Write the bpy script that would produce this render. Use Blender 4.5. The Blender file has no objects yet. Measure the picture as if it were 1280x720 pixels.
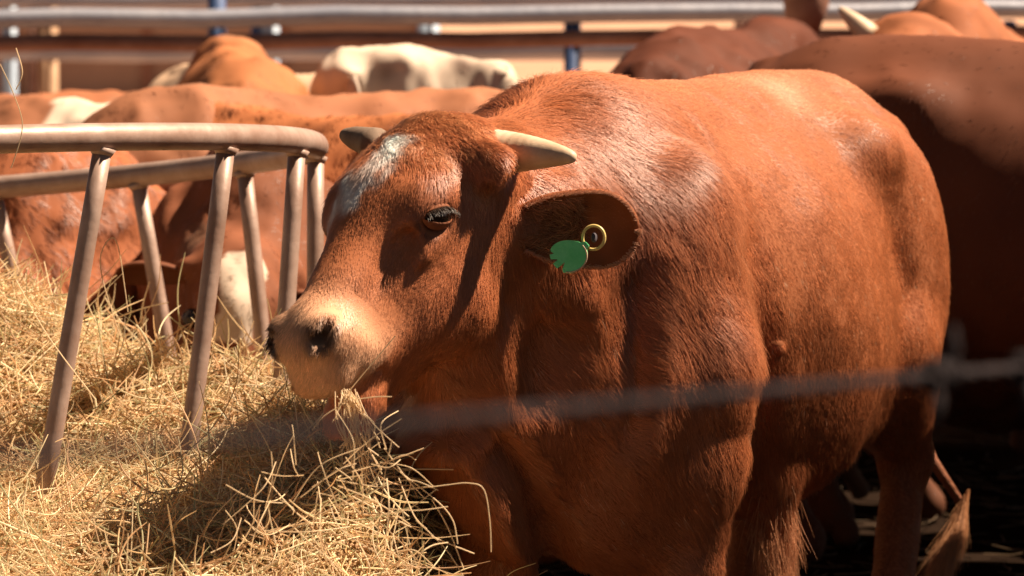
import bpy, math, random
import numpy as np
from mathutils import Vector, Matrix

random.seed(7)
RNG = np.random.default_rng(11)
R = math.radians

# ------------------------------------------------------------------ camera
sc = bpy.context.scene
CAMZ, F, TILT = 1.35, 5213.0, 0.0767
cam_data = bpy.data.cameras.new("camera")
cam = bpy.data.objects.new("camera", cam_data)
sc.collection.objects.link(cam)
sc.camera = cam
cam.location = (0, 0, CAMZ)
cam.rotation_euler = (math.pi / 2 - TILT, 0, 0)
cam_data.sensor_width = 36.0
cam_data.lens = 36.0 * F / 1280.0
cam_data.clip_start = 0.1
cam_data.clip_end = 3000
cam_data.dof.use_dof = True
cam_data.dof.focus_distance = 6.9
cam_data.dof.aperture_fstop = 6.3

# ------------------------------------------------------------------ light
SUN_EL, SUN_AZ = R(54), R(80)      # azimuth clockwise from +Y (the way the camera looks)
world = bpy.data.worlds.new("World")
sc.world = world
world.use_nodes = True
wn = world.node_tree
sky = wn.nodes.new("ShaderNodeTexSky")
sky.sky_type = 'NISHITA'
sky.sun_disc = False
sky.sun_elevation = SUN_EL
sky.sun_rotation = SUN_AZ
sky.altitude = 5000
sky.dust_density = 1.5
sky.air_density = 0.6
sky.ozone_density = 0.6
bg = wn.nodes["Background"]
tint = wn.nodes.new("ShaderNodeMix"); tint.data_type = 'RGBA'; tint.blend_type = 'MULTIPLY'   # warm white balance of the dusty air
tint.inputs[0].default_value = 1; tint.inputs[7].default_value = (1.0, .70, .45, 1)
wn.links.new(sky.outputs[0], tint.inputs[6])
wn.links.new(tint.outputs[2], bg.inputs[0])
bg.inputs[1].default_value = 0.05
sd = bpy.data.lights.new("sun", 'SUN')
sd.energy = 5.0
sd.angle = R(0.55)
sd.color = (1.0, 0.80, 0.60)
sun = bpy.data.objects.new("sun", sd)
sc.collection.objects.link(sun)
sdir = Vector((math.sin(SUN_AZ) * math.cos(SUN_EL), math.cos(SUN_AZ) * math.cos(SUN_EL), math.sin(SUN_EL)))
sun.rotation_euler = sdir.to_track_quat('Z', 'Y').to_euler()
sun.location = sdir * 30
sc.view_settings.view_transform = 'Standard'
sc.view_settings.look = 'None'
sc.view_settings.gamma = 1
sc.view_settings.exposure = 1.5
sc.cycles.use_denoising = True
sc.cycles.max_bounces = 8
sc.cycles.transparent_max_bounces = 8
try:
    sc.cycles_curves.shape = 'RIBBONS'
except Exception:
    pass

# ------------------------------------------------------------------ helpers
FW = np.array([0, math.cos(TILT), -math.sin(TILT)])
UP = np.array([0, math.sin(TILT), math.cos(TILT)])


def P(px, py, d):
    """world point seen at photo pixel (1280x720) at depth d"""
    v = np.array([0, 0, CAMZ]) + d * (FW + np.array([1., 0, 0]) * (px - 640) / F + UP * (360 - py) / F)
    return v


def nrm(v):
    v = np.asarray(v, float)
    return v / (np.linalg.norm(v, axis=-1, keepdims=True) + 1e-12)


_T = RNG.random((32, 32, 32)).astype(np.float32) * 2 - 1


def vnoise(p, seed=0):
    p = np.asarray(p, np.float64) + seed * 7.31
    i = np.floor(p).astype(np.int64)
    f = p - i
    f = f * f * (3 - 2 * f)
    i0 = i & 31
    i1 = (i + 1) & 31
    x0, y0, z0 = i0[:, 0], i0[:, 1], i0[:, 2]
    x1, y1, z1 = i1[:, 0], i1[:, 1], i1[:, 2]
    fx, fy, fz = f[:, 0], f[:, 1], f[:, 2]
    a = _T[x0, y0, z0] * (1 - fx) + _T[x1, y0, z0] * fx
    b = _T[x0, y1, z0] * (1 - fx) + _T[x1, y1, z0] * fx
    c = _T[x0, y0, z1] * (1 - fx) + _T[x1, y0, z1] * fx
    d = _T[x0, y1, z1] * (1 - fx) + _T[x1, y1, z1] * fx
    return (a * (1 - fy) + b * fy) * (1 - fz) + (c * (1 - fy) + d * fy) * fz


def vnoise3(p, seed=0):
    return np.stack([vnoise(p, seed + 1), vnoise(p, seed + 2), vnoise(p, seed + 3)], -1)


def fbm(p, seed=0, o=3):
    s, a = 0, 1.0
    for k in range(o):
        s = s + a * vnoise(p * 2 ** k, seed + 5 * k)
        a *= .5
    return s


def link(name, data, parent=None):
    o = bpy.data.objects.new(name, data)
    sc.collection.objects.link(o)
    if parent is not None:
        o.parent = parent
    return o


def tag(o, label=None, cat=None, group=None, kind=None):
    if label: o['label'] = label
    if cat: o['category'] = cat
    if group: o['group'] = group
    if kind: o['kind'] = kind
    return o


def mk_mesh(name, verts, faces, mat, smooth=True, cols=None):
    """faces: (n,k) int array or list of lists"""
    me = bpy.data.meshes.new(name)
    verts = np.asarray(verts, np.float32)
    if isinstance(faces, np.ndarray):
        n, k = faces.shape
        me.vertices.add(len(verts)); me.vertices.foreach_set('co', verts.ravel())
        me.loops.add(n * k); me.loops.foreach_set('vertex_index', faces.astype(np.int32).ravel())
        me.polygons.add(n)
        me.polygons.foreach_set('loop_start', np.arange(0, n * k, k, dtype=np.int32))
        me.update(calc_edges=True)
        me.validate()
    else:
        me.from_pydata(verts.tolist(), [], faces)
    if smooth:
        me.polygons.foreach_set('use_smooth', [True] * len(me.polygons))
    if cols is not None:
        at = me.attributes.new('col', 'FLOAT_COLOR', 'POINT')
        c4 = np.ones((len(verts), 4), np.float32); c4[:, :3] = cols
        at.data.foreach_set('color', c4.ravel())
    me.materials.append(mat)
    return me


class MB:
    """collects simple shapes into one mesh"""
    def __init__(s): s.v = []; s.f = []

    def add(s, v, f):
        n = len(s.v); s.v += [tuple(x) for x in v]; s.f += [[i + n for i in q] for q in f]

    def tube(s, pts, rad, seg=16, cap=True, jit=0):
        pts = [np.array(p, float) for p in pts]; n = len(pts)
        if np.isscalar(rad): rad = [rad] * n
        t0 = nrm(pts[1] - pts[0]); a = np.array([0, 0, 1.]) if abs(t0[2]) < .9 else np.array([1., 0, 0])
        u = nrm(np.cross(t0, a)); V = []
        for i in range(n):
            t = nrm(pts[min(i + 1, n - 1)] - pts[max(i - 1, 0)])
            u = nrm(u - t * np.dot(u, t)); w = np.cross(t, u)
            for k in range(seg):
                an = 2 * math.pi * k / seg
                V.append(pts[i] + rad[i] * (math.cos(an) * u + math.sin(an) * w) * (1 + jit * random.uniform(-1, 1)))
        Fc = [[i * seg + k, i * seg + (k + 1) % seg, (i + 1) * seg + (k + 1) % seg, (i + 1) * seg + k]
              for i in range(n - 1) for k in range(seg)]
        if cap:
            Fc.append(list(range(seg))[::-1]); Fc.append([(n - 1) * seg + k for k in range(seg)])
        s.add(V, Fc); return s

    def box(s, c, sz):
        c = np.array(c, float); h = np.array(sz) / 2
        V = [c + h * np.array(q) for q in [(-1, -1, -1), (1, -1, -1), (1, 1, -1), (-1, 1, -1), (-1, -1, 1), (1, -1, 1), (1, 1, 1), (-1, 1, 1)]]
        s.add(V, [[0, 3, 2, 1], [4, 5, 6, 7], [0, 1, 5, 4], [1, 2, 6, 5], [2, 3, 7, 6], [3, 0, 4, 7]]); return s

    def sphere(s, c, r, n=20, m=14):
        V = []; Fc = []
        for j in range(m + 1):
            th = math.pi * j / m
            for i in range(n):
                ph = 2 * math.pi * i / n
                V.append(np.array(c) + np.array(r) * np.array([math.sin(th) * math.cos(ph), math.sin(th) * math.sin(ph), math.cos(th)]))
        for j in range(m):
            for i in range(n):
                Fc.append([j * n + i, (j + 1) * n + i, (j + 1) * n + (i + 1) % n, j * n + (i + 1) % n])
        s.add(V, Fc); return s

    def build(s, name, mat, parent=None, smooth=True):
        return link(name, mk_mesh(name, s.v, s.f, mat, smooth), parent)


# ------------------------------------------------------------------ materials
def mat_new(name):
    m = bpy.data.materials.new(name); m.use_nodes = True
    return m, m.node_tree, m.node_tree.nodes["Principled BSDF"]


def noise_mat(name, c1, c2, scale=5, rough=.8, bump=0, bscale=None, metal=0, detail=6, spec=.3, c3=None):
    m, nt, b = mat_new(name)
    tc = nt.nodes.new("ShaderNodeTexCoord")
    n = nt.nodes.new("ShaderNodeTexNoise"); n.inputs['Scale'].default_value = scale; n.inputs['Detail'].default_value = detail
    n.inputs['Roughness'].default_value = .65
    nt.links.new(tc.outputs['Object'], n.inputs['Vector'])
    r = nt.nodes.new("ShaderNodeValToRGB")
    r.color_ramp.elements[0].position = .35; r.color_ramp.elements[0].color = (*c1, 1)
    r.color_ramp.elements[1].position = .65; r.color_ramp.elements[1].color = (*c2, 1)
    if c3:
        e = r.color_ramp.elements.new(.8); e.color = (*c3, 1)
    nt.links.new(n.outputs['Fac'], r.inputs['Fac'])
    nt.links.new(r.outputs['Color'], b.inputs['Base Color'])
    b.inputs['Roughness'].default_value = rough
    b.inputs['Metallic'].default_value = metal
    b.inputs['Specular IOR Level'].default_value = spec
    if bump:
        n2 = nt.nodes.new("ShaderNodeTexNoise"); n2.inputs['Scale'].default_value = bscale or scale * 4
        n2.inputs['Detail'].default_value = 8
        nt.links.new(tc.outputs['Object'], n2.inputs['Vector'])
        bp = nt.nodes.new("ShaderNodeBump"); bp.inputs['Strength'].default_value = bump
        bp.inputs['Distance'].default_value = .02
        nt.links.new(n2.outputs['Fac'], bp.inputs['Height'])
        nt.links.new(bp.outputs['Normal'], b.inputs['Normal'])
    return m


def attr_mat(name, rough=.6, spec=.3, nvar=.0, trans=0.0, sheen=0, hide=0):
    m, nt, b = mat_new(name)
    if hide:                                    # hairs lie on the hide: they take most of its normal
        an = nt.nodes.new("ShaderNodeAttribute"); an.attribute_name = 'rn'
        vt = nt.nodes.new("ShaderNodeVectorTransform"); vt.vector_type = 'NORMAL'; vt.convert_from = 'OBJECT'; vt.convert_to = 'WORLD'
        nt.links.new(an.outputs['Vector'], vt.inputs[0])
        ge = nt.nodes.new("ShaderNodeNewGeometry")
        mv = nt.nodes.new("ShaderNodeMix"); mv.data_type = 'VECTOR'; mv.inputs[0].default_value = hide
        nt.links.new(ge.outputs['Normal'], mv.inputs[4]); nt.links.new(vt.outputs[0], mv.inputs[5])
        vn = nt.nodes.new("ShaderNodeVectorMath"); vn.operation = 'NORMALIZE'; nt.links.new(mv.outputs[1], vn.inputs[0])
        nt.links.new(vn.outputs[0], b.inputs['Normal'])
    a = nt.nodes.new("ShaderNodeAttribute"); a.attribute_name = 'col'
    src = a.outputs['Color']
    nt.links.new(src, b.inputs['Base Color'])
    b.inputs['Roughness'].default_value = rough
    b.inputs['Specular IOR Level'].default_value = spec
    b.inputs['Sheen Weight'].default_value = sheen
    if trans > 0:
        tr = nt.nodes.new("ShaderNodeBsdfTranslucent")
        nt.links.new(src, tr.inputs['Color'])
        mx = nt.nodes.new("ShaderNodeMixShader"); mx.inputs[0].default_value = trans
        out = nt.nodes["Material Output"]
        nt.links.new(b.outputs[0], mx.inputs[1]); nt.links.new(tr.outputs[0], mx.inputs[2])
        nt.links.new(mx.outputs[0], out.inputs['Surface'])
    return m


M_SKIN = attr_mat('cow_skin', .75, .15)
M_FUR = attr_mat('cow_fur', .42, .42, trans=.05, hide=.7)
M_TUFT = attr_mat('tuft_hair', .4, .5, trans=.15)
M_STRAW = attr_mat('straw', .5, .35, trans=.25)
M_HORN = noise_mat('horn', (.46, .32, .21), (.62, .47, .33), 14, .5, .10, 40)
M_HORN_DARK = noise_mat('horn_grey', (.13, .085, .06), (.21, .15, .11), 14, .8, .1, 60, spec=.1)
M_TAIL = noise_mat('tail_hide', (.14, .045, .02), (.2, .07, .03), 20, .8, .3, 80)
M_EYE, _, b_ = mat_new('eye'); b_.inputs['Base Color'].default_value = (.012, .007, .005, 1); b_.inputs['Roughness'].default_value = .18
M_PIPE = noise_mat('feeder_pipe', (.25, .155, .115), (.38, .27, .22), 11, .5, .08, 30, .15, c3=(.20, .11, .075), spec=.5)
M_RAIL = noise_mat('galvanised_rail', (.23, .24, .29), (.34, .34, .38), 3, .4, .1, 30, .3, spec=.5)
M_BLUE = noise_mat('blue_paint', (.035, .07, .17), (.07, .12, .25), 4, .5, .1, 30)
M_PALEBLUE = noise_mat('pale_blue_paint', (.25, .34, .46), (.36, .45, .55), 4, .5, .1, 30)
M_RUST = noise_mat('rusty_rail', (.16, .07, .045), (.26, .14, .10), 5, .8, .2, 40)
M_WOOD = noise_mat('weathered_wood', (.36, .22, .13), (.45, .30, .19), 5, .85, .2, 40)
M_WIRE = noise_mat('wire', (.012, .009, .010), (.026, .019, .020), 30, .85, .2, 200, .0, spec=.1)
M_SOIL = noise_mat('soil', (.33, .19, .125), (.47, .29, .20), .35, .95, .6, 8, detail=10, spec=.1, c3=(.26, .15, .10))
M_SHED = noise_mat('shed_wall', (.26, .17, .125), (.33, .225, .17), 1.2, .85, .2, 6)
M_GREEN = noise_mat('tag_green', (.10, .58, .20), (.15, .66, .27), 40, .4, .1, 100)
M_YELLOW, _, b_ = mat_new('tag_yellow'); b_.inputs['Base Color'].default_value = (.62, .46, .16, 1); b_.inputs['Roughness'].default_value = .35
M_SLATE, _, b_ = mat_new('tag_stud'); b_.inputs['Base Color'].default_value = (.06, .05, .06, 1); b_.inputs['Roughness'].default_value = .9


# ------------------------------------------------------------------ signed distance modelling
class SDF:
    def __init__(s, lo, hi, h):
        s.lo = np.array(lo, float); s.h = h
        s.n = np.ceil((np.array(hi) - s.lo) / h).astype(int) + 1
        s.D = np.full(s.n, .5, np.float32)

    def _box(s, lo, hi, m):
        a = np.maximum(np.floor((lo - m - s.lo) / s.h).astype(int), 0)
        b = np.minimum(np.ceil((hi + m - s.lo) / s.h).astype(int) + 1, s.n)
        if np.any(b <= a): return None
        ax = [s.lo[i] + s.h * np.arange(a[i], b[i]) for i in range(3)]
        X = np.stack(np.meshgrid(*ax, indexing='ij'), -1)
        return (slice(a[0], b[0]), slice(a[1], b[1]), slice(a[2], b[2])), X

    def _mix(s, sl, d, k, sub):
        A = s.D[sl]
        if sub:
            h = np.maximum(k - np.abs(-A - d), 0) / k   # max(A,-d)
            s.D[sl] = np.maximum(A, -d) + h * h * k * .25 if False else np.maximum(A, -d) + np.maximum(k - np.abs(A + d), 0) ** 2 / k * .25
        else:
            s.D[sl] = np.minimum(A, d) - np.maximum(k - np.abs(A - d), 0) ** 2 / k * .25

    def ell(s, c, r, M=None, k=.05, sub=False):
        c = np.array(c, float); r = np.array(r, float); rm = r.max()
        e = np.abs(M) @ r if M is not None else r
        q = s._box(c - e, c + e, k * 1.0 + .03)
        if q is None: return
        sl, X = q
        X = X - c
        if M is not None: X = X @ M          # M columns = axes
        k0 = np.linalg.norm(X / r, axis=-1); k1 = np.linalg.norm(X / r ** 2, axis=-1) + 1e-9
        s._mix(sl, k0 * (k0 - 1) / k1, k, sub)

    def cone(s, a, b, ra, rb, k=.05, sub=False):
        a = np.array(a, float); b = np.array(b, float); rm = max(ra, rb)
        q = s._box(np.minimum(a, b) - rm, np.maximum(a, b) + rm, k + .03)
        if q is None: return
        sl, X = q
        ba = b - a; t = np.clip(((X - a) @ ba) / (ba @ ba), 0, 1)
        d = np.linalg.norm(X - a - t[..., None] * ba, axis=-1) - (ra + t * (rb - ra))
        s._mix(sl, d, k, sub)

    def mesh(s):
        D = s.D; ins = D < 0; n = s.n
        c = ins[:-1, :-1, :-1].astype(np.int8) * 0
        for dx in (0, 1):
            for dy in (0, 1):
                for dz in (0, 1):
                    c = c + ins[dx:n[0] - 1 + dx, dy:n[1] - 1 + dy, dz:n[2] - 1 + dz]
        act = (c > 0) & (c < 8)
        I, J, K = np.nonzero(act)
        vol = np.full(act.shape, -1, np.int32); vol[I, J, K] = np.arange(len(I))
        off = [(0, 0, 0), (1, 0, 0), (0, 1, 0), (1, 1, 0), (0, 0, 1), (1, 0, 1), (0, 1, 1), (1, 1, 1)]
        V = np.stack([D[I + o[0], J + o[1], K + o[2]] for o in off], -1)
        pos = np.zeros((len(I), 3)); cnt = np.zeros(len(I))
        O = np.array(off, float)
        for a in range(8):
            for b in range(a + 1, 8):
                if abs(O[a] - O[b]).sum() != 1: continue
                va, vb = V[:, a], V[:, b]
                m = (va < 0) != (vb < 0)
                t = np.where(m, va / np.where(m, va - vb, 1), 0)
                pos += np.where(m[:, None], O[a] + t[:, None] * (O[b] - O[a]), 0); cnt += m
        pos = pos / cnt[:, None] + np.stack([I, J, K], -1)
        verts = s.lo + s.h * pos
        faces = []
        for ax in range(3):
            A = [slice(1, -1)] * 3; A[ax] = slice(0, n[ax] - 1)
            B = [slice(1, -1)] * 3; B[ax] = slice(1, n[ax])
            ia, ib = ins[tuple(A)], ins[tuple(B)]
            e = np.nonzero(ia != ib)
            base = [e[0] + 1, e[1] + 1, e[2] + 1]; base[ax] = e[ax]
            o1, o2 = [(ax + 1) % 3, (ax + 2) % 3]

            def cell(d1, d2):
                q = [x.copy() for x in base]; q[o1] -= d1; q[o2] -= d2
                return vol[q[0], q[1], q[2]]
            q = np.stack([cell(1, 1), cell(0, 1), cell(0, 0), cell(1, 0)], -1)
            flip = ~ia[e]
            q[flip] = q[flip][:, ::-1]
            faces.append(q)
        faces = np.concatenate(faces)
        faces = faces[(faces >= 0).all(1)]
        return verts, faces


def vnormals(V, Q):
    a, b, c, d = (V[Q[:, i]] for i in range(4))
    fn = np.cross(c - a, d - b)
    N = np.zeros_like(V)
    for i in range(4):
        np.add.at(N, Q[:, i], fn)
    return nrm(N), .5 * np.linalg.norm(fn, axis=1)


def smooth_mesh(V, Q, it=2, f=.5):
    for _ in range(it):
        S = np.zeros_like(V); c = np.zeros(len(V))
        for i in range(4):
            for j in ((i + 1) % 4, (i + 3) % 4):
                np.add.at(S, Q[:, i], V[Q[:, j]]); np.add.at(c, Q[:, i], 1)
        V = V * (1 - f) + f * S / np.maximum(c, 1)[:, None]
    return V


def curves_obj(name, pts, rad, col, mat, parent=None, rn=None):
    """pts (n,k,3), rad (n,k), col (n,3)"""
    n, k, _ = pts.shape
    hc = bpy.data.hair_curves.new(name)
    hc.add_curves([k] * n)
    hc.attributes['position'].data.foreach_set('vector', pts.astype(np.float32).ravel())
    ra = hc.attributes.get('radius') or hc.attributes.new('radius', 'FLOAT', 'POINT')
    ra.data.foreach_set('value', rad.astype(np.float32).ravel())
    ca = hc.attributes.new('col', 'FLOAT_COLOR', 'CURVE')
    c4 = np.ones((n, 4), np.float32); c4[:, :3] = col
    ca.data.foreach_set('color', c4.ravel())
    if rn is not None:
        na = hc.attributes.new('rn', 'FLOAT_VECTOR', 'CURVE'); na.data.foreach_set('vector', rn.astype(np.float32).ravel())
    hc.materials.append(mat)
    return link(name, hc, parent)


# ------------------------------------------------------------------ cattle
MAHOG = np.array([.46, .150, .058])


def head_prims(S, H, sc_=1.0, fine=False):
    """H: 4x4 (columns f, l, u, origin at the poll) in cow space"""
    Rm = H[:3, :3]; o = H[:3, 3]
    def w(p): return o + Rm @ (np.array(p) * sc_)
    def E(c, r, k=.04, sub=False): S.ell(w(c), np.array(r) * sc_, Rm, k, sub)
    def C(a, b, ra, rb, k=.04, sub=False): S.cone(w(a), w(b), ra * sc_, rb * sc_, k, sub)
    E((.10, 0, -.065), (.15, .105, .095))
    E((.0, 0, -.068), (.06, .108, .05), .05)            # poll
    E((.11, 0, -.020), (.085, .092, .05), .04)          # forehead
    for s in (-1, 1):
        C((.02, s * .07, -.05), (.03, s * .125, -.05), .036, .029, .03)   # horn bases
        E((.14, s * .088, -.02), (.055, .03, .035), .035)     # brows
        E((.16, s * .060, -.13), (.13, .046, .10), .05)        # cheeks
        C((.20, s * .05, -.175), (.39, s * .03, -.11), .048, .034, .05)
    C((.14, 0, -.045), (.37, 0, -.04), .080, .056, .05)
    C((.18, 0, -.11), (.37, 0, -.085), .07, .045, .05)
    E((.415, 0, -.045), (.055, .070, .060), .035)      # muzzle
    E((.445, 0, -.078), (.038, .060, .034), .02)        # upper lip
    E((.43, 0, -.160), (.062, .046, .022), .010)
    C((.18, 0, -.20), (.42, 0, -.162), .065, .030, .05)      # lower lip
    for s in (-1, 1):
        E((.425, s * .046, -.008), (.030, .027, .024), .02)      # nostril flare
        E((.438, s * .048, -.004), (.018, .017, .014), .006, True)
        E((.422, s * .060, .004), (.016, .008, .011), .006, True)
        E((.16, s * .118, -.035), (.032, .022, .022), .012, True)   # eye socket
        if fine:
            E((.145, s * .108, -.018), (.030, .012, .009), .012)   # lid fold
            E((.205, s * .098, -.06), (.03, .012, .010), .02)
            E((.265, s * .078, -.03), (.07, .014, .012), .03, True)  # hollow beside the bridge
    # mouth line
    for s in (-1, 1):
        C((.39, s * .060, -.130), (.50, s * .03, -.126), .008, .012, .006, True)


def cow_sdf(h, H, hs=1.0, fat=1.0, hump=0.0, fine=False, legs=None, tail=True, zneck=.86):
    o = H[:3, 3]
    hx = np.array([o + H[:3, :3] @ np.array(p) * hs for p in [(0, 0, 0), (.48, 0, 0), (.2, .16, 0), (.2, -.16, 0), (.3, 0, -.2)]])
    lo = np.minimum(hx.min(0) - .12, (-1.12, -.46, -.02)); hi = np.maximum(hx.max(0) + .12, (.8, .46, 1.30))
    S = SDF(lo, hi, h)
    y = fat
    S.ell((.30, 0, .80), (.42, .27 * y, .33), None, .1)
    S.ell((-.12, 0, .73), (.52, .335 * y, .36), None, .12)
    S.ell((-.05, 0, .66), (.42, .30 * y, .31), None, .10)
    S.ell((-.52, 0, .86), (.38, .25 * y, .26), None, .12)
    S.cone((.40, 0, 1.04), (-.70, 0, 1.045), .075, .07, .14)      # spine
    S.ell((.42, 0, 1.0 + hump * .5), (.21, .11 + hump * .3, .12 + hump * .7), None, .10)
    S.ell((-.74, 0, .88), (.22, .20 * y, .22), None, .10)
    for s in (-1, 1):
        S.ell((-.50, s * .20 * y, 1.0), (.09, .07, .06), None, .09)      # hook bones
        S.ell((-.86, s * .10, .98), (.06, .05, .06), None, .07)          # pin bones
        S.ell((.38, s * .215 * y, .75), (.17, .10, .28), None, .08)      # shoulders
        S.ell((.50, s * .20 * y, .62), (.13, .10, .17), None, .06)
        S.ell((-.66, s * .175 * y, .72), (.20, .12, .30), None, .07)     # thighs
        S.ell((-.46, s * .20 * y, .60), (.15, .10, .16), None, .08)      # stifle
    S.ell((.62, 0, .62), (.17, .15, .20), None, .09)                     # brisket
    S.ell((.60, 0, .46), (.12, .07, .10), None, .08)
    if legs is None:
        legs = [((.42, .19), (.42, .19)), ((.46, -.17), (.46, -.17)), ((-.78, .20), (-.80, .21)), ((-.70, -.20), (-.74, -.20))]
    for i, (a, b) in enumerate(legs):
        if i < 2:
            S.cone((a[0], a[1], .66), (a[0] + .02, a[1], .50), .11, .082, .06)
            S.cone((a[0] + .02, a[1], .50), ((a[0] + b[0]) / 2 + .02, (a[1] + b[1]) / 2, .33), .080, .055, .04)
            S.ell(((a[0] + b[0]) / 2 + .025, (a[1] + b[1]) / 2, .31), (.05, .05, .06), None, .03)
            S.cone(((a[0] + b[0]) / 2 + .01, (a[1] + b[1]) / 2, .30), (b[0], b[1], .12), .042, .036, .03)
            S.ell((b[0], b[1], .11), (.045, .042, .045), None, .03)
        else:
            S.cone((a[0] + .06, a[1], .60), (a[0] - .08, a[1], .40), .115, .055, .06)
            S.ell((a[0] - .10, a[1], .375), (.055, .042, .06), None, .03)
            S.cone((a[0] - .09, a[1], .37), (b[0], b[1], .12), .042, .037, .03)
            S.ell((b[0], b[1], .11), (.045, .042, .045), None, .03)
        S.cone((b[0] + .01, b[1], .10), (b[0] + .05, b[1], .035), .042, .056, .02)
    S.ell((0, 0, -.03), (3, 3, .03), None, .005, True) if False else None
    if tail:
        S.cone((-.88, 0, 1.04), (-.985, 0, .93), .045, .032, .05)
        S.cone((-.985, 0, .93), (-1.01, .01, .45), .03, .02, .02)
    if fine:
        S.ell((.46, .11, .46), (.13, .14, .15), None, .08)
        S.ell((.44, .13, .47), (.12, .12, .16), None, .06)
        S.ell((-.20, .08, .58), (.26, .24, .24), None, .10)
        S.cone((-.02, .22, .42), (-.03, .235, .27), .05, .02, .05)
    # neck
    nb = o + H[:3, :3] @ (np.array((.03, 0, -.10)) * hs)
    a = np.array((.50, 0, zneck))
    mid = (a + nb) / 2 + np.array((0, 0, -.03))
    S.cone(a + (0, 0, -.03), mid, .20, .155, .12)
    S.cone(a + (0, 0, .06), mid + (0, 0, .02), .12, .10, .10)
    S.cone(mid, nb, .165, .115 * hs, .08)
    nd = o + H[:3, :3] @ (np.array((.20, 0, -.14)) * hs)
    S.cone(np.array((.62, 0, .58)), (np.array((.62, 0, .58)) * .45 + nd * .55) + (0, 0, -.01), .075, .055, .12)
    S.cone((np.array((.62, 0, .58)) * .45 + nd * .55), nd, .055, .045, .10)
    head_prims(S, H, hs, fine)
    return S


def grid_shell(fn, nu, nv, th):
    """closed thin shell from a surface fn(u,v)->(pos, normal)"""
    V = []; idx = lambda s, i, j: s * nu * nv + i * nv + j
    P0 = np.array([[fn(i / (nu - 1), j / (nv - 1) * 2 - 1) for j in range(nv)] for i in range(nu)])
    du = np.gradient(P0, axis=0); dv = np.gradient(P0, axis=1)
    N = nrm(np.cross(du, dv))
    V = np.concatenate([(P0 + N * th / 2).reshape(-1, 3), (P0 - N * th / 2).reshape(-1, 3)])
    Q = []
    for i in range(nu - 1):
        for j in range(nv - 1):
            Q.append([idx(0, i, j), idx(0, i + 1, j), idx(0, i + 1, j + 1), idx(0, i, j + 1)])
            Q.append([idx(1, i, j + 1), idx(1, i + 1, j + 1), idx(1, i + 1, j), idx(1, i, j)])
    for i in range(nu - 1):
        Q.append([idx(0, i, 0), idx(1, i, 0), idx(1, i + 1, 0), idx(0, i + 1, 0)])
        Q.append([idx(0, i + 1, nv - 1), idx(1, i + 1, nv - 1), idx(1, i, nv - 1), idx(0, i, nv - 1)])
    for j in range(nv - 1):
        Q.append([idx(0, 0, j + 1), idx(1, 0, j + 1), idx(1, 0, j), idx(0, 0, j)])
        Q.append([idx(0, nu - 1, j), idx(1, nu - 1, j), idx(1, nu - 1, j + 1), idx(0, nu - 1, j + 1)])
    return V, np.array(Q)


def ear_shell(base, ax, nr, L=.20, W=.058, cup=.035, th=.008, nu=26, nv=17):
    """ax along the ear, nr the direction the ear opens to; returns shell in the same space"""
    ax = nrm(ax); nr = nrm(nr - ax * np.dot(nr, ax)); up = np.cross(nr, ax)
    base = np.array(base, float)

    def fn(u, v):
        uu = u
        w = W * (0.30 + 0.70 * math.sin(min(1, uu / .60) * math.pi / 2) ** 1.2)
        if uu > .55:
            w *= math.sqrt(max(0.0, 1 - ((uu - .55) / .45) ** 2.3)) * .995 + .005
        dep = cup * (1 - v * v) * (w / W) * (1.15 - .5 * uu)
        curl = .012 * math.sin(uu * 2.4)
        return base + ax * (L * uu) + up * (v * w * (1 + .06 * math.sin(uu * 9))) - nr * (dep + curl)
    return grid_shell(fn, nu, nv, th)


def make_fur(V, Q, N, area, nstr, lenf, flowf, colf, radf=.00035, dens=None, k=5, lift=.35, seed=1,
             clump=.5, clump_scale=45, wave=0.0, wave_scale=60):
    rng = np.random.default_rng(seed)
    C = V[Q].mean(1)
    w = area.copy()
    if dens is not None: w = w * dens(C, nrm(N[Q].mean(1)))
    w = np.cumsum(w); w /= w[-1]
    fi = np.searchsorted(w, rng.random(nstr))
    u, v = rng.random((2, nstr, 1))
    q = Q[fi]
    def bil(A): return (A[q[:, 0]] * (1 - u) + A[q[:, 1]] * u) * (1 - v) + (A[q[:, 3]] * (1 - u) + A[q[:, 2]] * u) * v
    p = bil(V); n = nrm(bil(N))
    L = lenf(p, n) * rng.uniform(.6, 1.15, nstr)
    keep = L > .0008
    p, n, L = p[keep], n[keep], L[keep]; m = len(p)
    fl = flowf(p, n)
    fl = fl - n * (fl * n).sum(1, keepdims=True)
    fl = nrm(fl)
    nz = vnoise3(p * clump_scale, seed) + .25 * vnoise3(p * clump_scale * .35, seed + 9)
    fl = fl + nz * clump
    fl = nrm(fl - n * (fl * n).sum(1, keepdims=True)) + rng.normal(0, .10, (m, 3))
    lf = lift * (1 + .5 * vnoise(p * 25, seed + 3)) * rng.uniform(.6, 1.4, m)
    t = np.linspace(0, 1, k)
    pts = np.zeros((m, k, 3))
    cur = p - n * np.minimum(.002, L * .12)[:, None]
    side = np.cross(n, fl)
    ph = vnoise(p * wave_scale * .3, seed + 4) * 12
    for j in range(k):
        pts[:, j] = cur
        if j < k - 1:
            tt = (j + .5) / (k - 1)
            d = fl + n * (lf * (1 - .9 * tt))[:, None] + np.array([0, 0, -.35 * tt])
            if wave: d = d + side * (wave * np.sin(ph + tt * 7))[:, None]
            cur = cur + nrm(d) * (L / (k - 1))[:, None]
    rad = np.outer(np.full(m, radf) * rng.uniform(.7, 1.3, m), 1 - .75 * t)
    col = colf(p, n)
    var = np.exp(rng.normal(0, .16, m) + .10 * vnoise(p * 30, seed + 6))
    return pts, rad, col * var[:, None], n


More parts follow.
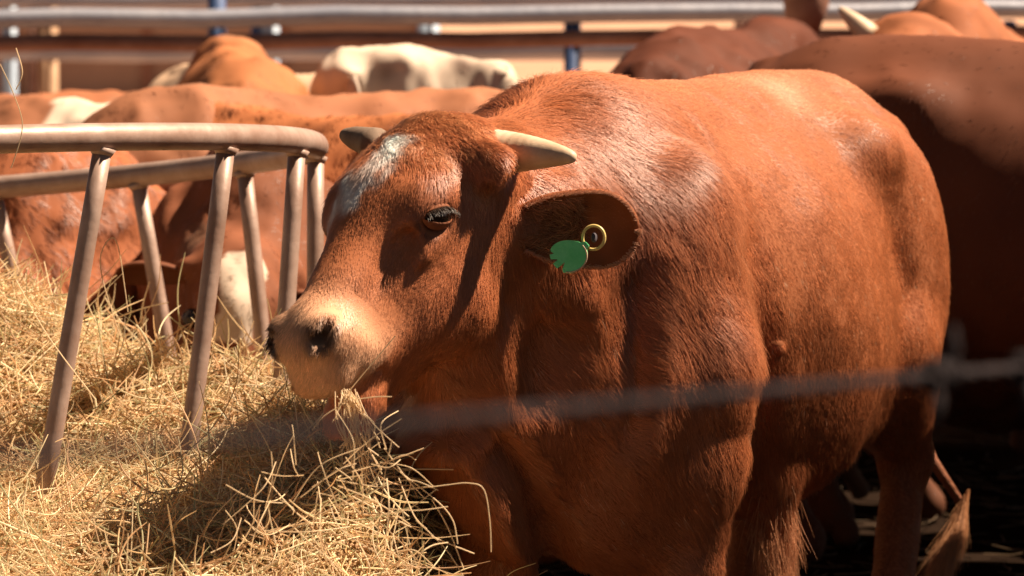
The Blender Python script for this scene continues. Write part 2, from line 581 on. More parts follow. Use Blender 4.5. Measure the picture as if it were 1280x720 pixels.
def frame(f, l, o):
    f = nrm(f); l = np.array(l, float); l = nrm(l - f * np.dot(l, f)); u = np.cross(f, l)
    H = np.eye(4); H[:3, 0] = f; H[:3, 1] = l; H[:3, 2] = u; H[:3, 3] = o
    return H


def joined(parts):
    Vs, Qs, n = [], [], 0
    for V, Q in parts:
        Vs.append(V); Qs.append(Q + n); n += len(V)
    return np.concatenate(Vs), np.concatenate(Qs)


def lid_shell(c, r, f, l, u, up=True):
    """half spherical lid over an eye"""
    s = 1 if up else -1
    def fn(a, b):
        th = (-.5 + a) * math.pi * .95                       # along the slit
        el = (.52 + .9 * (b * .5 + .5)) if up else (-.55 - .8 * (b * .5 + .5))
        x = math.sin(th); y = math.cos(th) * math.cos(el); z = math.cos(th) * math.sin(el)
        return c + r * (f * x * 1.25 + l * y + u * z)
    return grid_shell(fn, 14, 8, .002)


def make_cow(name, label, loc, fwd, H, hs=1.0, h=.02, fat=1., hump=0., fine=False, legs=None, size=1.0,
             ears=None, horns=None, colf=None, fur=0, furlen=1.0, group=None, tail=True, hornmat=None,
             zneck=.86, frad=.0006, eyes=True, cat='cow', lift=.35, relief=1.):
    yaw = math.atan2(fwd[1], fwd[0])
    root = link(name, None); root.location = loc; root.rotation_euler = (0, 0, yaw); root.scale = (size,) * 3
    tag(root, label, cat, group)
    S = cow_sdf(h, H, hs, fat, hump, fine, legs, tail, zneck)
    V, Q = S.mesh(); del S.D
    V = smooth_mesh(V, Q, 1, .4)
    Rm = H[:3, :3]; o = H[:3, 3]
    def w(p): return o + Rm @ (np.array(p) * hs)
    if fine:                                   # loose skin: folds along the neck, muscle relief
        N, _ = vnormals(V, Q)
        body = np.clip((V[:, 0] - -.9) / .1, 0, 1)
        a = fbm(V * np.array([9, 9, 3.]), 3) * .003 + fbm(V * 3.2, 8) * .003
        hd = (V - o) @ Rm / hs
        inhead = np.exp(-((hd - np.array([.2, 0, -.06])) ** 2 / np.array([.3, .16, .16]) ** 2).sum(1))
        V = V + N * (a * (1 - .85 * np.clip(inhead * 1.3, 0, 1)))[:, None]
        V = V + N * folds(V, N)[:, None]
    if not fine:
        N, _ = vnormals(V, Q)
        V = V + N * (fbm(V * 4.2, 13) * .018 + np.abs(fbm(V * np.array([7., 7, 2.5]), 17)) * -.024)[:, None] * relief
    parts = [(V, Q)]; nb = len(V)
    if ears is None:
        ears = [dict(base=w((.05, s * .10, -.075)), ax=Rm @ np.array((.1, s * 1., -.25)), nr=Rm @ np.array((.75, s * .1, .1)), L=.18 * hs, W=.05 * hs) for s in (1, -1)]
    for e in ears:
        parts.append(ear_shell(**e))
    ne = sum(len(p[0]) for p in parts)
    eyec = [w((.160, s * .103, -.036)) for s in (1, -1)]
    if fine:
        for s, c in zip((1, -1), eyec):
            ff, ll, uu = nrm(.7 * Rm[:, 0] + .6 * Rm[:, 2]), Rm[:, 1] * s, nrm(-.6 * Rm[:, 0] + .7 * Rm[:, 2])
            parts.append(lid_shell(c, .0245 * hs, ff, ll, uu, True))
            parts.append(lid_shell(c, .0245 * hs, ff, ll, uu, False))
    V, Q = joined(parts)
    N, area = vnormals(V, Q)
    reg = np.zeros(len(V)); reg[nb:ne] = 1; reg[ne:] = 2
    cols = colf(V, N, reg)
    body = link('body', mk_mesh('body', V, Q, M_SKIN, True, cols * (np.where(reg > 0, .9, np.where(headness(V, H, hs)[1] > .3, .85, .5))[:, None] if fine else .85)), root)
    if eyes and 'white faced' not in label:
        for c in eyec:
            MB().sphere(c, (.0236 * hs,) * 3, 24, 16).build('eye', M_EYE, root)
    for pts, rad in (horns or []):
        mb = MB(); mb.tube(pts, rad, 20)
        mb.build('horn', hornmat or M_HORN, root)
    return root, V, Q, N, area, reg, w


# ---- generic coat rules (cow space)
def headness(p, H, hs):
    q = (p - H[:3, 3]) @ H[:3, :3] / hs
    return q, np.clip(1.6 * np.exp(-((q - np.array([.2, 0, -.06])) ** 2 / np.array([.28, .15, .15]) ** 2).sum(1)), 0, 1)


def body_flow(p, n):
    fr = np.clip((p[:, 0] - .15) / .35, 0, 1)[:, None]
    side = np.clip(np.abs(n[:, 1]), 0, 1)[:, None]
    back = np.array([-1., 0, -.15])
    down = np.array([-.38, 0, -1.])
    neck = np.array([-.28, 0, -1.])
    s = back * (1 - side) + down * side
    top = np.tanh(p[:, 1:2] / .06) * np.array([0, 1., 0]) * (1 - side) * .9
    return s * (1 - fr) + (neck * side + (back * .6 * (1 - side)) + top) * fr


# ------------------------------------------------------------------ ground
def ground_z(x, y):
    p = np.stack([x, y, np.zeros_like(x)], -1)
    return .03 * fbm(p * .5, 2) + .015 * fbm(p * 2.3, 4) + .02 * np.abs(vnoise(p * 7, 9))


gx = np.concatenate([-np.geomspace(3000, 6, 40), np.linspace(-5.5, 5.5, 90), np.geomspace(6, 3000, 40)])
gy = np.concatenate([-np.geomspace(400, 4, 16), np.linspace(-3, 24, 170), np.geomspace(25, 4000, 50)])
X, Y = np.meshgrid(gx, gy, indexing='ij')
Z = ground_z(X.ravel(), Y.ravel()) - .03
nv = len(gy)
I, J = np.meshgrid(np.arange(len(gx) - 1), np.arange(nv - 1), indexing='ij')
q = np.stack([I * nv + J, (I + 1) * nv + J, (I + 1) * nv + J + 1, I * nv + J + 1], -1).reshape(-1, 4)
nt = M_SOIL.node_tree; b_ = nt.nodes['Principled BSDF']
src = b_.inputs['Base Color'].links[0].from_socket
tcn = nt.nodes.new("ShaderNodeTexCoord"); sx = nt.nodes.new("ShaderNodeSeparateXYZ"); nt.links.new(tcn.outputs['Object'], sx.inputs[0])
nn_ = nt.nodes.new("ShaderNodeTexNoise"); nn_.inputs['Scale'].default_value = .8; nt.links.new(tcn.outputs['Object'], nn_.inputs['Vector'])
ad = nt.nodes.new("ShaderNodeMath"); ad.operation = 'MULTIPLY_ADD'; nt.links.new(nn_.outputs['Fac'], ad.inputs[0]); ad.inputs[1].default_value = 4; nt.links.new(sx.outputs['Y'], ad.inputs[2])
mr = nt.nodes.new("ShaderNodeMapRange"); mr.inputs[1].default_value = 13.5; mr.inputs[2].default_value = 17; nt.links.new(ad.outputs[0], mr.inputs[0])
mxc = nt.nodes.new("ShaderNodeMix"); mxc.data_type = 'RGBA'; b_.inputs['Specular IOR Level'].default_value = 0; mxc.inputs[6].default_value = (.016, .010, .007, 1)  # near pen soil: herd shadow put into the colour as a dark tone
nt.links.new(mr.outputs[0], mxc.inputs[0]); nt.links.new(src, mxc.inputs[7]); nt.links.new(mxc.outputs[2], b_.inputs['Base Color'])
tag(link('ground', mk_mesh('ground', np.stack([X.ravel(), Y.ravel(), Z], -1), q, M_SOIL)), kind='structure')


# ------------------------------------------------------------------ far fences and yard
def pipe(mb, a, b, r, seg=14): mb.tube([a, b], r, seg)


def rail_fence(name, label, p0, p1, rails, posts, rr=.03, mat=M_RAIL, pmat=M_BLUE, pr=.04, ptop=None, group=None):
    """p0,p1 = ground ends (x,y); rails = [(z0,z1,radius,mat)], posts = parameter list"""
    root = link(name, None); root.location = (p0[0], p0[1], 0); tag(root, label, 'fence', group)
    dx, dy = p1[0] - p0[0], p1[1] - p0[1]
    for z0, z1, r, m in rails:
        mb = MB(); n = 12
        mb.tube([(dx * t, dy * t, z0 + (z1 - z0) * t + .006 * math.sin(t * 40)) for t in np.linspace(0, 1, n)], r, 14)
        mb.build('rail', m, root)
    for t, m, r, top in posts:
        mb = MB(); mb.tube([(dx * t, dy * t + .05, -.1), (dx * t, dy * t + .05, top)], r, 14)
        mb.tube([(dx * t, dy * t + .05, top), (dx * t, dy * t + .05, top + .015)], [r * 1.1, r * .6], 14)
        mb.build('post', m, root)
    return root


def ground_at(px, d): return ((px - 640) / F * d, d)
def hz(py, d): return CAMZ - (py + 40) / F * d


# near yard fence: pale top rail, brown lower rail, posts
A0, A1 = ground_at(-260, 14.6), ground_at(1540, 15.6)
def tpar(px): return (px + 260) / 1800
tt0, tt1 = hz(27, 14.6), hz(10, 15.6)
rail_fence('yard_fence', 'pipe fence with pale top rail and dark blue posts behind the herd', A0, A1,
           [(tt0, tt1, .034, M_RAIL), (hz(58, 14.6), hz(40, 15.6), .03, M_RUST), (.55, .55, .03, M_RAIL)],
           [(tpar(246), M_BLUE, .032, 1.62), (tpar(686), M_BLUE, .032, 1.19), (tpar(1224), M_PALEBLUE, .022, 1.14), (tpar(1246), M_BLUE, .03, 1.14), (tpar(-160), M_BLUE, .03, 1.12)])
# second fence crossing behind, upper rail runs off the top of the picture
B0, B1 = ground_at(-300, 19.5), ground_at(1600, 17)
rail_fence('yard_fence', 'faded pipe fence farther back with a low grey blue rail', B0, B1,
           [(hz(2, 19.5), hz(2, 17), .03, M_RAIL), (hz(66, 19.5), hz(64, 17), .04, M_RAIL)],
           [((48 + 300) / 1900, M_PALEBLUE, .035, 1.20), ((85 + 300) / 1900, M_RUST, .035, 1.24), ((101 + 300) / 1900, M_WOOD, .045, 1.20),
            ((380 + 300) / 1900, M_BLUE, .03, 1.2), ((397 + 300) / 1900, M_PALEBLUE, .04, 1.2), ((600 + 300) / 1900, M_PALEBLUE, .05, 1.22),
            ((985 + 300) / 1900, M_RUST, .03, 1.3)])
# far shed and trough
def simple_box(name, label, cat, c, s, mat, roof=None):
    root = link(name, None); root.location = (c[0], c[1], 0); tag(root, label, cat)
    mb = MB(); mb.box((0, 0, c[2]), s); mb.build('wall', mat, root, False)
    mb = MB(); n = int(s[0] / 1.2)
    for i in range(n + 1):
        mb.box((-s[0] / 2 + i * s[0] / n, -s[1] / 2 - .03, c[2]), (.09, .05, s[2] * .98))
    tag(mb.build('wall_rib', M_RUST, root, False), kind='stuff')
    if roof:
        mb = MB(); mb.box((0, 0, c[2] + s[2] / 2 + .06), (s[0] + .5, s[1] + .5, .1)); mb.build('roof', roof, root, False)


simple_box('shed', 'long low brown wall of the shed far behind the fence', 'shed', (-4.2, 42, .5), (6.6, 3, 1.5), M_SHED, M_RUST)
tr = link('water_trough', None); tr.location = (1.35, 24, 0); tag(tr, 'long pale concrete trough lying behind the blue fence post', 'trough')
mb = MB(); mb.box((0, -.25, .62), (2.6, .06, .12)); mb.box((0, .25, .62), (2.6, .06, .12)); mb.box((-1.27, 0, .62), (.06, .44, .12)); mb.box((1.27, 0, .62), (.06, .44, .12))
mb.build('trough_rim', M_RAIL, tr, False)
MB().box((0, 0, .28), (2.5, .44, .56)).build('basin', M_SHED, tr, False)

# rusty hanging gate post in front of the far rail, right of the middle
gp = link('gate_post', None); gp.location = (*ground_at(1003, 12.6), 0); tag(gp, 'short rusty brown post rising in front of the top rail', 'post')
mb = MB(); mb.tube([(0, 0, -.1), (.01, 0, .8), (0, 0, 1.28)], [.04, .042, .036], 14)
mb.build('post', M_RUST, gp)
mb = MB(); mb.tube([(.0, 0, 1.16), (.01, 0, 1.24), (0, 0, 1.36), (0, 0, 1.44)], [.05, .07, .068, .055], 14)
mb.build('post_cap', M_RUST, gp)

# ------------------------------------------------------------------ round hay feeder
FC = np.array([-1.525, 7.95]); FR = 1.15
def ring_pt(phi, dz=0, r=FR):
    """phi in degrees, 0 = towards the camera, 90 = right"""
    x = FC[0] + r * math.sin(R(phi)); y = FC[1] - r * math.cos(R(phi))
    z = .941 - .085 * (y - FC[1]) + .062 * (x - FC[0])
    return np.array([x, y, z + dz])


fo = np.array([FC[0], FC[1], 0])
feeder = link('round_feeder', None); feeder.location = fo
tag(feeder, 'rusty grey round hay feeder with slanted bars under a pipe rim', 'feeder')
mb = MB(); mb.tube([ring_pt(a) - fo for a in np.arange(0, 361, 3)], .0245, 18, cap=False)
mb.build('top_rail', M_PIPE, feeder)
mb = MB(); mb.tube([ring_pt(a, -.66, FR * 1.0) - fo for a in np.arange(0, 361, 3)], .019, 14, cap=False)
mb.build('bottom_rail', M_PIPE, feeder)
for a in [28, 44.8, 61.2, 77.5, 94, 121.0, 139.5, 158.5, 177, 195, 213, 231, 250, 268, 286, 304, 322, 340, 10]:
    a += 1; da = 7.2 if a < 110 else 8
    p0, p1 = ring_pt(a, -.012), ring_pt(a - da, -.66)
    mb = MB(); mb.tube([p0 - fo + (p1 - p0) * t for t in np.linspace(0, 1, 6)], .0165, 16)
    # weld bead
    mb.tube([p0 - fo + (p1 - p0) * .012, p0 - fo + (p1 - p0) * .03], [.024, .0175], 12)
    mb.build('bar', M_PIPE, feeder)

# ------------------------------------------------------------------ barbed wire, close to the lens
wa, wb = P(-420, 612, 1.7), P(1720, 421, 3.8)
bw = link('barbed_wire', None); bw.location = wa; tag(bw, 'blurred strand of barbed wire stretched across in front of the brown bull', 'wire')
L = np.linalg.norm(wb - wa); dirw = (wb - wa) / L
s1 = nrm(np.cross(dirw, [0, 0, 1])); s2 = np.cross(dirw, s1)
for ph in (0, math.pi):
    pts = [(wb - wa) * t + .0014 * (s1 * math.cos(t * L * 90 + ph) + s2 * math.sin(t * L * 90 + ph)) for t in np.linspace(0, 1, 500)]
    MB().tube(pts, .0030, 8).build('strand', M_WIRE, bw)
def wire_t(px):   # parameter where the strand crosses a pixel column
    ts = np.linspace(0, 1, 4001); Q = wa + (wb - wa) * ts[:, None]
    d = (Q - [0, 0, CAMZ]) @ FW
    return ts[np.argmin(np.abs(640 + F * Q[:, 0] / d - px))]
for px in (1172, 1285, 1400, -60):
    c = (wb - wa) * wire_t(px); mb = MB()
    hel = [c + dirw * (k / 26 - .5) * .04 + .0085 * (s1 * math.cos(k * .75) + s2 * math.sin(k * .75)) for k in range(27)]
    mb.tube(hel, .0045, 6)
    for sg in (1, -1):
        e = c + dirw * sg * .007
        mb.tube([e, e + (np.array([0, 0, sg * .6]) + dirw * .25 * sg + s1 * .2) * .03, e + (np.array([0, 0, sg]) - dirw * .45 * (1 if sg < 0 else -.3) + s1 * .2) * .035], [.0055, .005, .002], 6)
        mb.tube([e, e - (np.array([0, 0, sg * .35]) + dirw * .6) * .034], [.0034, .0012], 6)
    mb.build('barb', M_WIRE, bw)

# ------------------------------------------------------------------ the brown bull
O = np.array([.264, 7.66, 0.]); FWD = nrm(np.array([-.45, -.89, 0])); LF = np.array([-FWD[1], FWD[0], 0])
def w2l(p):
    p = np.asarray(p, float) - O; return np.stack([p @ FWD, p @ LF, p[..., 2]], -1)
def wv2l(v):
    v = np.asarray(v, float); return np.array([v @ FWD, v @ LF, v[2]])


poll = P(524, 166, 6.86)
fdir = P(358, 438, 6.60) - poll
ldir = np.array([.55, -.82, -.12])
HM = frame(wv2l(fdir), wv2l(ldir), w2l(poll)); HS = 1.03


def bull_col(p, n, reg=None):
    q, hd = headness(p, HM, HS)
    base = np.tile(MAHOG, (len(p), 1))
    base = base * (1 + .05 * fbm(p * 4, 21))[:, None]
    mix = lambda m, c: base * (1 - m[:, None]) + np.array(c) * m[:, None]
    # darker under-parts: brisket, chest front, belly hair
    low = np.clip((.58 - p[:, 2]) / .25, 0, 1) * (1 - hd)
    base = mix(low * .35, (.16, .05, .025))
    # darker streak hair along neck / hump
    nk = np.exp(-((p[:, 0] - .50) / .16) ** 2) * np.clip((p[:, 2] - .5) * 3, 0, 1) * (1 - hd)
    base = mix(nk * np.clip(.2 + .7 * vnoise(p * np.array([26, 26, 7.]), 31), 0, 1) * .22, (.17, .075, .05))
    sx_ = -.45 * p[:, 0] + .89 * p[:, 1]                 # crease shade painted into the coat along the shoulder fold
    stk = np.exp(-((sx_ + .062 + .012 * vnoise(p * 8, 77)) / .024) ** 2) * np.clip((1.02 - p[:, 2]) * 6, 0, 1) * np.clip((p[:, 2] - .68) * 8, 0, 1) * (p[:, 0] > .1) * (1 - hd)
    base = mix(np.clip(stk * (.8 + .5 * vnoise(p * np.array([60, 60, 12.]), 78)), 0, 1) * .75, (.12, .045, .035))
    # paler saddle patch
    sd_ = np.exp(-((p[:, 0] + .38) / .32) ** 2 - ((p[:, 1] - .06 - .05 * vnoise(p * 3, 35)) / .075) ** 2) * (p[:, 2] > .9)
    base = mix(np.clip(sd_ * (.55 + .7 * vnoise(p * 9, 33)), 0, .8), (.66, .36, .22))
    # head: muzzle pale, blaze white, eye ring
    mz = 1 / (1 + np.exp(-(q[:, 0] - .365) * 45)) * np.exp(-(np.maximum(np.abs(q[:, 2] + .040) - .072, 0) / .012) ** 2) * (hd > .02) * (np.abs(q[:, 1]) < .14)
    base = mix(mz * .95, (.78, .46, .28))
    ex = q - np.array([.155, 0, 0.]); nz = .022 * vnoise3(q * 38, 41)
    b1 = np.exp(-(((q[:, 0] - .150 + nz[:, 0]) / .058) ** 4 + ((q[:, 1] + .020 + .35 * (q[:, 0] - .15) + nz[:, 1]) / .038) ** 4)) * (q[:, 2] > -.03)
    b2 = np.exp(-(((q[:, 0] - .075 + nz[:, 0]) / .042) ** 4 + ((q[:, 1] - .004 + nz[:, 1]) / .024) ** 4)) * (q[:, 2] > -.03)
    bl = np.clip(np.maximum(b1, b2) * (1.0 + .9 * vnoise(q * np.array([28, 95, 28.]), 43)), 0, 1)
    base = mix(bl, (.95, .87, .80))
    for s in (-1, 1):
        e = np.exp(-(((q - np.array([.162, s * .108, -.036])) / np.array([.036, .034, .030])) ** 2).sum(1))
        base = mix(np.clip(e * 1.1, 0, .85), (.07, .03, .02))
        no = np.exp(-(((q - np.array([.434, s * .050, -.002])) / np.array([.024, .024, .019])) ** 2).sum(1))
        base = mix(np.clip(no * 1.5, 0, .95), (.04, .02, .015))
    if reg is not None:
        ear = reg == 1
        base[ear] = np.array([.24, .075, .03]) * (1 + .3 * vnoise(p[ear] * 40, 5))[:, None]
    spk = (vnoise(p * 170, 88) > .80) & (hd < .2) & (vnoise(p * 6, 89) > -.2)      # dust and chaff caught in the coat
    base[spk] = base[spk] * .4 + np.array([.40, .26, .17])
    return np.clip(base, .004, .95)


Rm = HM[:3, :3]; HO = HM[:3, 3]
def hw(p): return HO + Rm @ (np.array(p) * HS)
# ears and horns from where they stand in the world
ebase = w2l(P(628, 285, 6.86)); etip = w2l(P(797, 290, 6.84))
ears = [dict(base=ebase, ax=etip - ebase, nr=wv2l(np.array([-.38, -.90, -.10])), L=np.linalg.norm(etip - ebase), W=.067, cup=.046, nu=60, nv=31),
        dict(base=hw((.03, -.09, -.09)), ax=Rm @ np.array((-.35, -.75, -.6)), nr=Rm @ np.array((.55, -.7, .1)), L=.17, W=.05)]
hb = P(612, 192, 6.87); ht = P(719, 197, 6.74)
def horn_path(b, t, sag, n=14):
    return [w2l(b + (t - b) * s + np.array(sag) * 4 * s * (1 - s)) for s in np.linspace(0, 1, n)]
hr = [.035 * (1 - s) ** .66 + .006 + .0012 * math.sin(s * 75) * (1 - s) ** 2 for s in np.linspace(0, 1, 44)]; hr[-1] = .004
fb = P(470, 180, 7.0); ft = P(428, 168, 7.10)
horns = [(horn_path(hb, ht, (0, 0, .004), 44), hr),
         (horn_path(fb, ft, (0, 0, .0)), [.028, .027, .026, .025, .024, .023, .022, .021, .020, .018, .016, .014, .011, .005])]
legs = [((.40, .265), (.40, .25)), ((.56, -.035), (.56, -.03)), ((-.66, .20), (-.66, .21)), ((-.60, -.10), (-.64, -.10))]
FOLDS = [([(805, 290), (786, 380), (790, 500), (765, 580)], 22, -.024), ([(648, 330), (624, 420), (628, 500), (650, 600)], 24, .012),
         ([(690, 380), (668, 440), (668, 520)], 26, -.024), ([(925, 250), (945, 330), (957, 420), (952, 610)], 15, -.020),
         ([(1112, 230), (1136, 360), (1130, 480), (1090, 560)], 13, -.016), ([(880, 330), (905, 430), (900, 540)], 35, .014),
         ([(720, 330), (735, 400), (730, 520)], 20, .012), ([(640, 260), (668, 210), (700, 190)], 13, -.010),
         ([(1000, 220), (1040, 330), (1050, 460)], 30, .008), ([(560, 440), (520, 480), (480, 500)], 14, -.010),
         ([(480, 545), (585, 552), (620, 620), (665, 740)], 22, .042), ([(973, 428), (978, 436)], 5, .009), ([(600, 530), (650, 590), (700, 720)], 24, -.036), ([(520, 620), (540, 720)], 26, -.02)]
def folds(V, N):
    """loose-skin folds: each is a line on the near flank, found by its place on the hide"""
    Wd = O + V[:, :1] * FWD + V[:, 1:2] * LF + np.array([0, 0, 1.]) * V[:, 2:3] - np.array([0, 0, CAMZ])
    d = Wd @ FW; px = 640 + F * Wd[:, 0] / d; py = 360 - F * (Wd @ UP) / d
    near = np.clip((N @ toC + .1) * 4, 0, 1); out_ = np.zeros(len(V))
    for line, wdt, amp in FOLDS:
        best = np.full(len(V), 1e9); end = np.zeros(len(V))
        n_ = len(line) - 1
        for k in range(n_):
            a, b = np.array(line[k], float), np.array(line[k + 1], float); ab = b - a
            t = np.clip(((px - a[0]) * ab[0] + (py - a[1]) * ab[1]) / (ab @ ab), 0, 1)
            dd_ = np.hypot(px - a[0] - t * ab[0], py - a[1] - t * ab[1])
            end = np.where(dd_ < best, (k + t) / n_, end); best = np.minimum(best, dd_)
        out_ += amp * np.exp(-(best / wdt) ** 2) * np.clip(np.sin(np.pi * np.clip(end, .02, .98)) * 1.6, 0, 1)
    return out_ * near


toC = nrm(wv2l(np.array([-.05, -7.2, .1])))
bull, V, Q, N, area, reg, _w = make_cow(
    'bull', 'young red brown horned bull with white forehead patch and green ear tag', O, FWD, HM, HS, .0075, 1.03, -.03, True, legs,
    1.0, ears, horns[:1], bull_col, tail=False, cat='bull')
mb = MB(); mb.tube(horns[1][0], horns[1][1], 20); mb.build('horn', M_HORN_DARK, bull)

# ear tag: green plate with notched edge, stud and yellow ring, in the ear's hollow
tc_ = P(711, 320, 6.80); rc_ = P(742, 297, 6.80)
tx, ty = np.array([1, 0, 0.]), np.array([0, .0, 1.])
tn = nrm(np.array([-.25, -.95, .1])); tx = nrm(np.cross(np.cross(tn, tx), tn)); ty = np.cross(tx, -tn) * -1
if ty[2] < 0: ty = -ty
out = []
for k in range(64):
    a = 2 * math.pi * k / 64
    r = .0315 * (1 + .05 * math.sin(3 * a))
    deg = math.degrees(a)
    for c0, wd, dp in ((200, 8, .5), (240, 9, .75), (168, 6, .25)):
        if abs(deg - c0) < wd: r *= 1 - dp * (1 - abs(deg - c0) / wd)
    if abs(deg - 38) < 12: r *= 1.18
    out.append((r * math.cos(a) * 1.0, r * math.sin(a) * .86))
n = len(out)
Vt = [w2l(tc_ + tx * x + ty * y + tn * d) for d in (.0015, -.0015) for x, y in out] + [w2l(tc_ + tn * .0015), w2l(tc_ - tn * .0015)]
Ft = [[i, (i + 1) % n, (i + 1) % n + n, i + n] for i in range(n)] + [[2 * n, (i + 1) % n, i] for i in range(n)] + [[2 * n + 1, i + n, (i + 1) % n + n] for i in range(n)]
tagp = link('ear_tag', mk_mesh('ear_tag', Vt, Ft, M_GREEN, False), bull)
MB().tube([w2l(tc_ + tn * .002 + tx * (.031 * math.cos(a)) + ty * (.0268 * math.sin(a))) for a in np.linspace(R(262), R(400), 22)], .0012, 8).build('tag_rim', M_HORN, tagp)
MB().tube([w2l(rc_ + tx * .0185 * math.cos(a) + ty * .0195 * math.sin(a)) for a in np.linspace(0, 2 * math.pi, 40)], .0026, 10, cap=False).build('tag_ring', M_YELLOW, tagp)
MB().sphere(w2l(rc_ - tn * .004), (.008, .004, .008)).build('tag_stud', M_SLATE, tagp)

# coat of the bull
toC = nrm(wv2l(np.array([-.05, -7.2, .1])))
def bull_len(p, n):
    q, hd = headness(p, HM, HS)
    neck = np.clip((p[:, 0] - .12) / .25, 0, 1)
    L = .016 + .032 * neck * (.6 + .4 * np.clip((p[:, 2] - .5) * 3, 0, 1))
    L = L + .022 * np.clip((.55 - p[:, 2]) / .15, 0, 1) * (p[:, 0] < .3) * (p[:, 0] > -.55) * (n[:, 2] < .2)
    L = np.where(p[:, 2] < .45, np.minimum(L, .022), L) + .02 * np.exp(-((p[:, 2] - .42) / .05) ** 2) * (np.abs(p[:, 0]) < .5)
    fore = np.clip((.15 - q[:, 0]) / .1, 0, 1)
    hl = .009 + .011 * fore
    hl = np.where(q[:, 0] > .33, .0035, hl)
    hl = np.where(q[:, 0] > .40, .0015, hl)
    for s in (-1, 1):
        e = np.linalg.norm(q - np.array([.160, s * .108, -.036]), axis=1)
        hl = np.where(e < .031, .0, hl)
        hl = np.where(np.linalg.norm(q - np.array([.438, s * .043, -.002]), axis=1) < .028, .0, hl)
    _b = np.exp(-((q[:, 0] - .13) / .06) ** 2 - ((q[:, 1] + .03) / .05) ** 2) * (q[:, 2] > -.03)
    hl = hl + .012 * _b
    L = L * (1 - hd) + hl * hd
    L = np.where(p[:, 2] < .06, 0, L)
    return L * (1 + .25 * vnoise(p * 18, 51))
def bull_flow(p, n):
    q, hd = headness(p, HM, HS)
    b = body_flow(p, n)
    face = Rm[:, 0] * 1.0 + Rm[:, 1] * (np.sign(q[:, 1:2]) * .25)
    fore = np.clip((.13 - q[:, 0:1]) / .08, 0, 1)
    fr = Rm[:, 1] * .9 - Rm[:, 1] * 0 + Rm[:, 0] * .55
    hfl = face * (1 - fore) + fr * fore
    return b * (1 - hd[:, None]) + hfl * hd[:, None]
def bull_dens(c, n):
    q, hd = headness(c, HM, HS)
    vis = np.where(n @ toC > -.25, 1., .12)
    return vis * (1 + 3 * hd) * np.where(c[:, 2] < .1, .3, 1)
sel = np.repeat(True, len(Q)); qr = reg[Q].max(1)
QB = Q[qr == 0]
NB, aB = vnormals(V, QB)
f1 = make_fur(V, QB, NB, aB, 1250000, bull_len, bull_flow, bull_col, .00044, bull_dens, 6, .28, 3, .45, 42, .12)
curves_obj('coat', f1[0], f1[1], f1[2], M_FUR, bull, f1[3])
# ear hair
QE = Q[qr == 1]; NE, aE = vnormals(V, QE)
exx = nrm(etip - ebase)
def ear_len(p, n): return np.full(len(p), .006)
def ear_flow(p, n): return np.tile(exx, (len(p), 1)) + .3 * vnoise3(p * 30, 3)
def ear_col(p, n): return np.tile(np.array([.26, .08, .032]), (len(p), 1))
f2 = make_fur(V, QE, NE, aE, 26000, ear_len, ear_flow, ear_col, .0003, None, 4, .12, 4, .3)
# long combed hair hanging from the crest and shoulder
def mane_dens(c, n):
    q, hd = headness(c, HM, HS)
    return np.exp(-((c[:, 0] - .42) / .22) ** 4) * np.clip((c[:, 2] - .58) * 8, 0, 1) * (1 - hd) * np.where(n @ toC > -.2, 1, .1) + 1e-7
def mane_len(p, n): return .058 * np.clip((p[:, 2] - .5) * 5, 0, 1) * np.exp(-((p[:, 0] - .42) / .26) ** 4)
f4 = make_fur(V, QB, NB, aB, 75000, mane_len, bull_flow, lambda p, n: bull_col(p, n) * np.array([1.05, 1.12, 1.25]), .0004, mane_dens, 7, .22, 12, .28, 26, .12, 40)
curves_obj('long_hair', f4[0], f4[1], f4[2], M_FUR, bull, f4[3])
# curly hair of the forehead and poll
def curl_flow(p, n): return Rm[:, 1] * 1.0 + Rm[:, 0] * .45 + .5 * vnoise3(p * 22, 91)
def curl_dens(c, n):
    q, hd = headness(c, HM, HS)
    return np.exp(-((q[:, 0] - .02) / .085) ** 4) * np.clip((q[:, 2] + .11) * 18, 0, 1) * (hd > .3) + 1e-6
def curl_len(p, n):
    q, hd = headness(p, HM, HS)
    return .026 * np.exp(-((q[:, 0] - .02) / .10) ** 4) * (q[:, 2] > -.11)
def curl_col(p, n): return bull_col(p, n) * np.array([1.15, 1.35, 1.4])
f3 = make_fur(V, QB, NB, aB, 26000, curl_len, curl_flow, curl_col, .0005, curl_dens, 8, .55, 8, .8, 55, .75, 80)
curves_obj('forelock', f3[0], f3[1], f3[2], M_FUR, bull, f3[3])
curves_obj('ear_hair', f2[0], f2[1], f2[2], M_FUR, bull, f2[3])
# pale fringe along the ear rim
EV = ear_shell(**ears[0])[0]; nu, nvv = 60, 31
E0 = EV[:nu * nvv].reshape(nu, nvv, 3)
rim = np.concatenate([E0[10:, 0], E0[-1, 1:-1], E0[::-1][:-10, -1]])
rr = np.random.default_rng(5); ri = rr.integers(0, len(rim), 1600)
cen = E0[27, 15]
pp = rim[ri] + rr.normal(0, .001, (1600, 3)); dd = nrm(nrm(rim[ri] - cen) * .5 + exx * .6 + rr.normal(0, .25, (1600, 3)))
kk = np.linspace(0, 1, 4)
pts = pp[:, None] + dd[:, None] * (kk[None, :, None] * rr.uniform(.003, .012, (1600, 1, 1)) ** 1.0)
curves_obj('ear_fringe', pts, np.outer(np.full(1600, .0004), 1 - .6 * kk), np.tile([.52, .27, .17], (1600, 1)), M_TUFT, bull)
